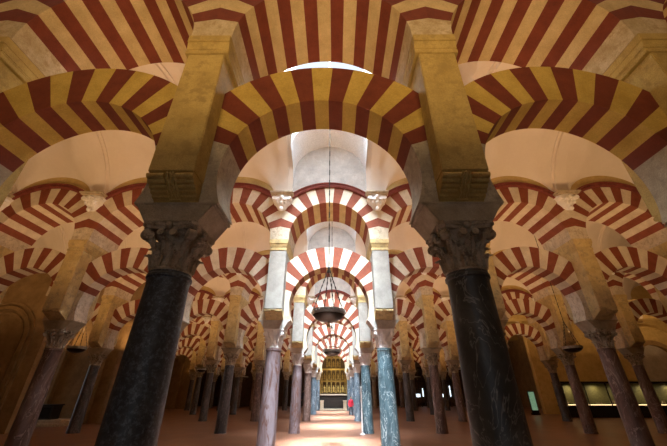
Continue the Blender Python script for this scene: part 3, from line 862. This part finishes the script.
# ------------------------------------------------------------------ people
def skin_body(name, pts, edges, mat, parent):
    me = bpy.data.meshes.new(name); me.from_pydata([p[:3] for p in pts], edges, [])
    o = bpy.data.objects.new(name, me); col.objects.link(o)
    md = o.modifiers.new('skin', 'SKIN'); md.use_smooth_shade = True
    if not me.skin_vertices: 
        import bmesh
        bm = bmesh.new(); bm.from_mesh(me); bm.verts.layers.skin.verify(); bm.to_mesh(me); bm.free()
    for sv, p in zip(me.skin_vertices[0].data, pts):
        sv.radius = (p[3], p[4] if len(p) > 4 else p[3])
    me.skin_vertices[0].data[0].use_root = True
    sb = o.modifiers.new('sub', 'SUBSURF'); sb.levels = 1; sb.render_levels = 1
    dg = bpy.context.evaluated_depsgraph_get(); ev = o.evaluated_get(dg)
    nm = bpy.data.meshes.new_from_object(ev); nm.name = name
    o.modifiers.clear(); o.data = nm; nm.materials.clear(); nm.materials.append(M[mat])
    nm.polygons.foreach_set('use_smooth', [True]*len(nm.polygons))
    if parent: o.parent = parent
    return o
def person(x, y, rz, h, top, legs, label, stride=.12):
    root = thing('person', (x, y, 0), label, 'person')
    root.rotation_euler.z = rz; s = h/1.75; root.scale = (s, s, s)
    P = [(0,0,.95,.13,.10), (0,0,1.12,.12,.09), (0,0,1.32,.16,.10), (0,0,1.44,.10,.08), (0,0,1.52,.05), (0,-.01,1.58,.06),
         (.10,0,.88,.085), (.11,-stride,.50,.06), (.11,-stride*.6,.09,.042), (.11,-stride*.6-.14,.04,.035),
         (-.10,0,.88,.085), (-.11,stride*.7,.50,.06), (-.11,stride*1.4,.09,.042), (-.11,stride*1.4-.14,.04,.035),
         (.19,0,1.40,.055), (.25,.03,1.12,.042), (.25,-.08,.88,.032), (.25,-.11,.79,.03),
         (-.19,0,1.40,.055), (-.25,.03,1.12,.042), (-.25,-.08,.88,.032), (-.25,-.11,.79,.03)]
    E = [(0,1),(1,2),(2,3),(3,4),(4,5),(0,6),(6,7),(7,8),(8,9),(0,10),(10,11),(11,12),(12,13),(3,14),(14,15),(15,16),(16,17),(3,18),(18,19),(19,20),(20,21)]
    b = skin_body('body', P, E, legs, root)
    hd = MB(); hd.sphere((0, 0, 1.64), .075, .095, .115, 14, 10); hd.sphere((0, -.097, 1.63), .012, .018, .02, 6, 4)
    for q in (-1, 1): hd.sphere((q*.075, 0, 1.63), .012, .02, .03, 6, 4)
    link('head', hd.mesh('head', ['skin'], 60), root)
    hr = MB(); hr.sphere((0, .02, 1.67), .085, .1, .11, 14, 10); link('hair', hr.mesh('hair', ['hair'], 60), root)
    jk = MB(); seg = 18; rings = []
    for z, rx, ry in ((.80,.20,.15), (.95,.19,.145), (1.12,.175,.13), (1.3,.20,.14), (1.42,.19,.12), (1.49,.09,.08)):
        rings.append([jk.vert((rx*cos(2*pi*i/seg), ry*sin(2*pi*i/seg), z)) for i in range(seg)])
    for a, c in zip(rings, rings[1:]):
        for i in range(seg): jk.face([a[i], a[(i+1)%seg], c[(i+1)%seg], c[i]])
    for q in (-1, 1):
        jk.tube((q*.18, 0, 1.41), (q*.255, .03, 1.12), .07, 10, r1=.06); jk.tube((q*.255, .03, 1.12), (q*.25, -.07, .9), .06, 10, r1=.045)
        jk.sphere((q*.18, 0, 1.40), .075, .08, .075)
    link('jacket', jk.mesh('jacket', [top], 60), root)
    for q in (-1, 1):
        hn = MB(); hn.sphere((q*.25, -.10, .82), .022, .035, .045)
        for f in range(4): hn.tube((q*.25-.012+.008*f*0, -.125+.017*f, .79), (q*.25-.014, -.125+.016*f, .72+(.008 if f in (0, 3) else 0)), .008, 6)
        hn.tube((q*.24, -.13, .82), (q*.235, -.155, .77), .009, 6)
        link('hand', hn.mesh('hand', ['skin'], 60), root)
person(1.30, 26.3, .3, 1.18, 'cloth_red', 'cloth_dark', 'small figure in a red jacket standing by the right aisle columns')
person(-6.1, 38.2, 1.2, 1.72, 'cloth_blue', 'cloth_dark', 'person in a pale blue top in the shadows left of the aisle')
person(-9.4, 34.2, -1.2, 1.75, 'cloth_dark', 'cloth_dark', 'person in dark clothes standing deep in the left arcades')
person(-3.2, 38.0, .6, 1.70, 'cloth_dark', 'cloth_dark', 'person in dark clothes just left of the central aisle')

for o in list(col.objects):
    if o.parent is None and (o.name.split('.')[0] in ('altarpiece', 'plinth', 'display_case', 'information_panel', 'post', 'bench', 'stone_step', 'cabinet', 'person') or o.name.startswith(('door_', 'exhibit'))):
        o.location.z -= FL
for n_ in ('pilaster', 'blind_arch', 'portal_surround', 'portal_infill'):
    for o in col.objects:
        if o.name.split('.')[0] == n_: o.location.z -= FL
# ------------------------------------------------------------------ lamps of the room (warm)
def area(name, loc, size, energy, color, rot=(pi, 0, 0), spread=170, sy=None):
    L = bpy.data.lights.new(name, 'AREA'); L.energy = energy; L.color = color; L.size = size; L.spread = radians(spread)
    if sy: L.shape = 'RECTANGLE'; L.size_y = sy
    o = bpy.data.objects.new(name, L); o.location = loc; o.rotation_euler = rot; col.objects.link(o); return o
WARM = (1.0, .58, .25)
for k in range(NK-1):
    y = (AY(k)+AY(k+1))/2
    n = {0: 3, 1: 4, 2: 5, 3: 5, 4: 5, 5: 5}[k]
    for b in range(-n, n+1):
        if b == 0: continue
        e = (41 if abs(b) > 1 else 36)*(1.15 if k == 0 else 1)
        area('vault_uplight', (b*S, y, 3.3), .5, e, WARM, spread=165)
# behind the camera: lamps of the first nave
for x, e in ((-6, 12), (-1.6, 95), (1.6, 95), (6, 12)): area('vault_uplight', (x, Y0-N/2-.2, 3.3), .6, e, (1.0, .68, .36))
for x, y in area_q: area('case_lamp', (x, y, 1.84), .12, 9.0, (1, .82, .5), rot=(0, 0, 0))
for x, y, e in ((20.5, 24, 60), (26, 24, 90), (-15.5, 12.2, 30)): area('vault_uplight', (x, y, 3.3), .5, e, WARM, spread=165)  # added lamps to brighten the portal wall and the left chapel wall
area('altar_lamp', (0, 32.0, 3.6), .6, 22, (1, .78, .4), rot=(radians(80), 0, 0))

# ------------------------------------------------------------------ world
w = bpy.data.worlds.new('sky'); scn.world = w; w.use_nodes = True
bg = w.node_tree.nodes['Background']; bg.inputs[0].default_value = (.75, .87, 1, 1); bg.inputs[1].default_value = 1.2

# ------------------------------------------------------------------ camera
cd = bpy.data.cameras.new('camera'); cam = bpy.data.objects.new('camera', cd); col.objects.link(cam)
cd.sensor_width = 36; cd.lens = 313.9/667*36; cd.clip_start = .05
cam.location = (.171, 0, 1.344); cam.rotation_euler = (pi/2+.495, 0, .005)
scn.camera = cam
scn.view_settings.view_transform = 'Standard'; scn.view_settings.look = 'None'; scn.view_settings.gamma = 1
scn.view_settings.exposure = 0.08
scn.cycles.use_denoising = True
scn.cycles.max_bounces = 8; scn.cycles.diffuse_bounces = 4
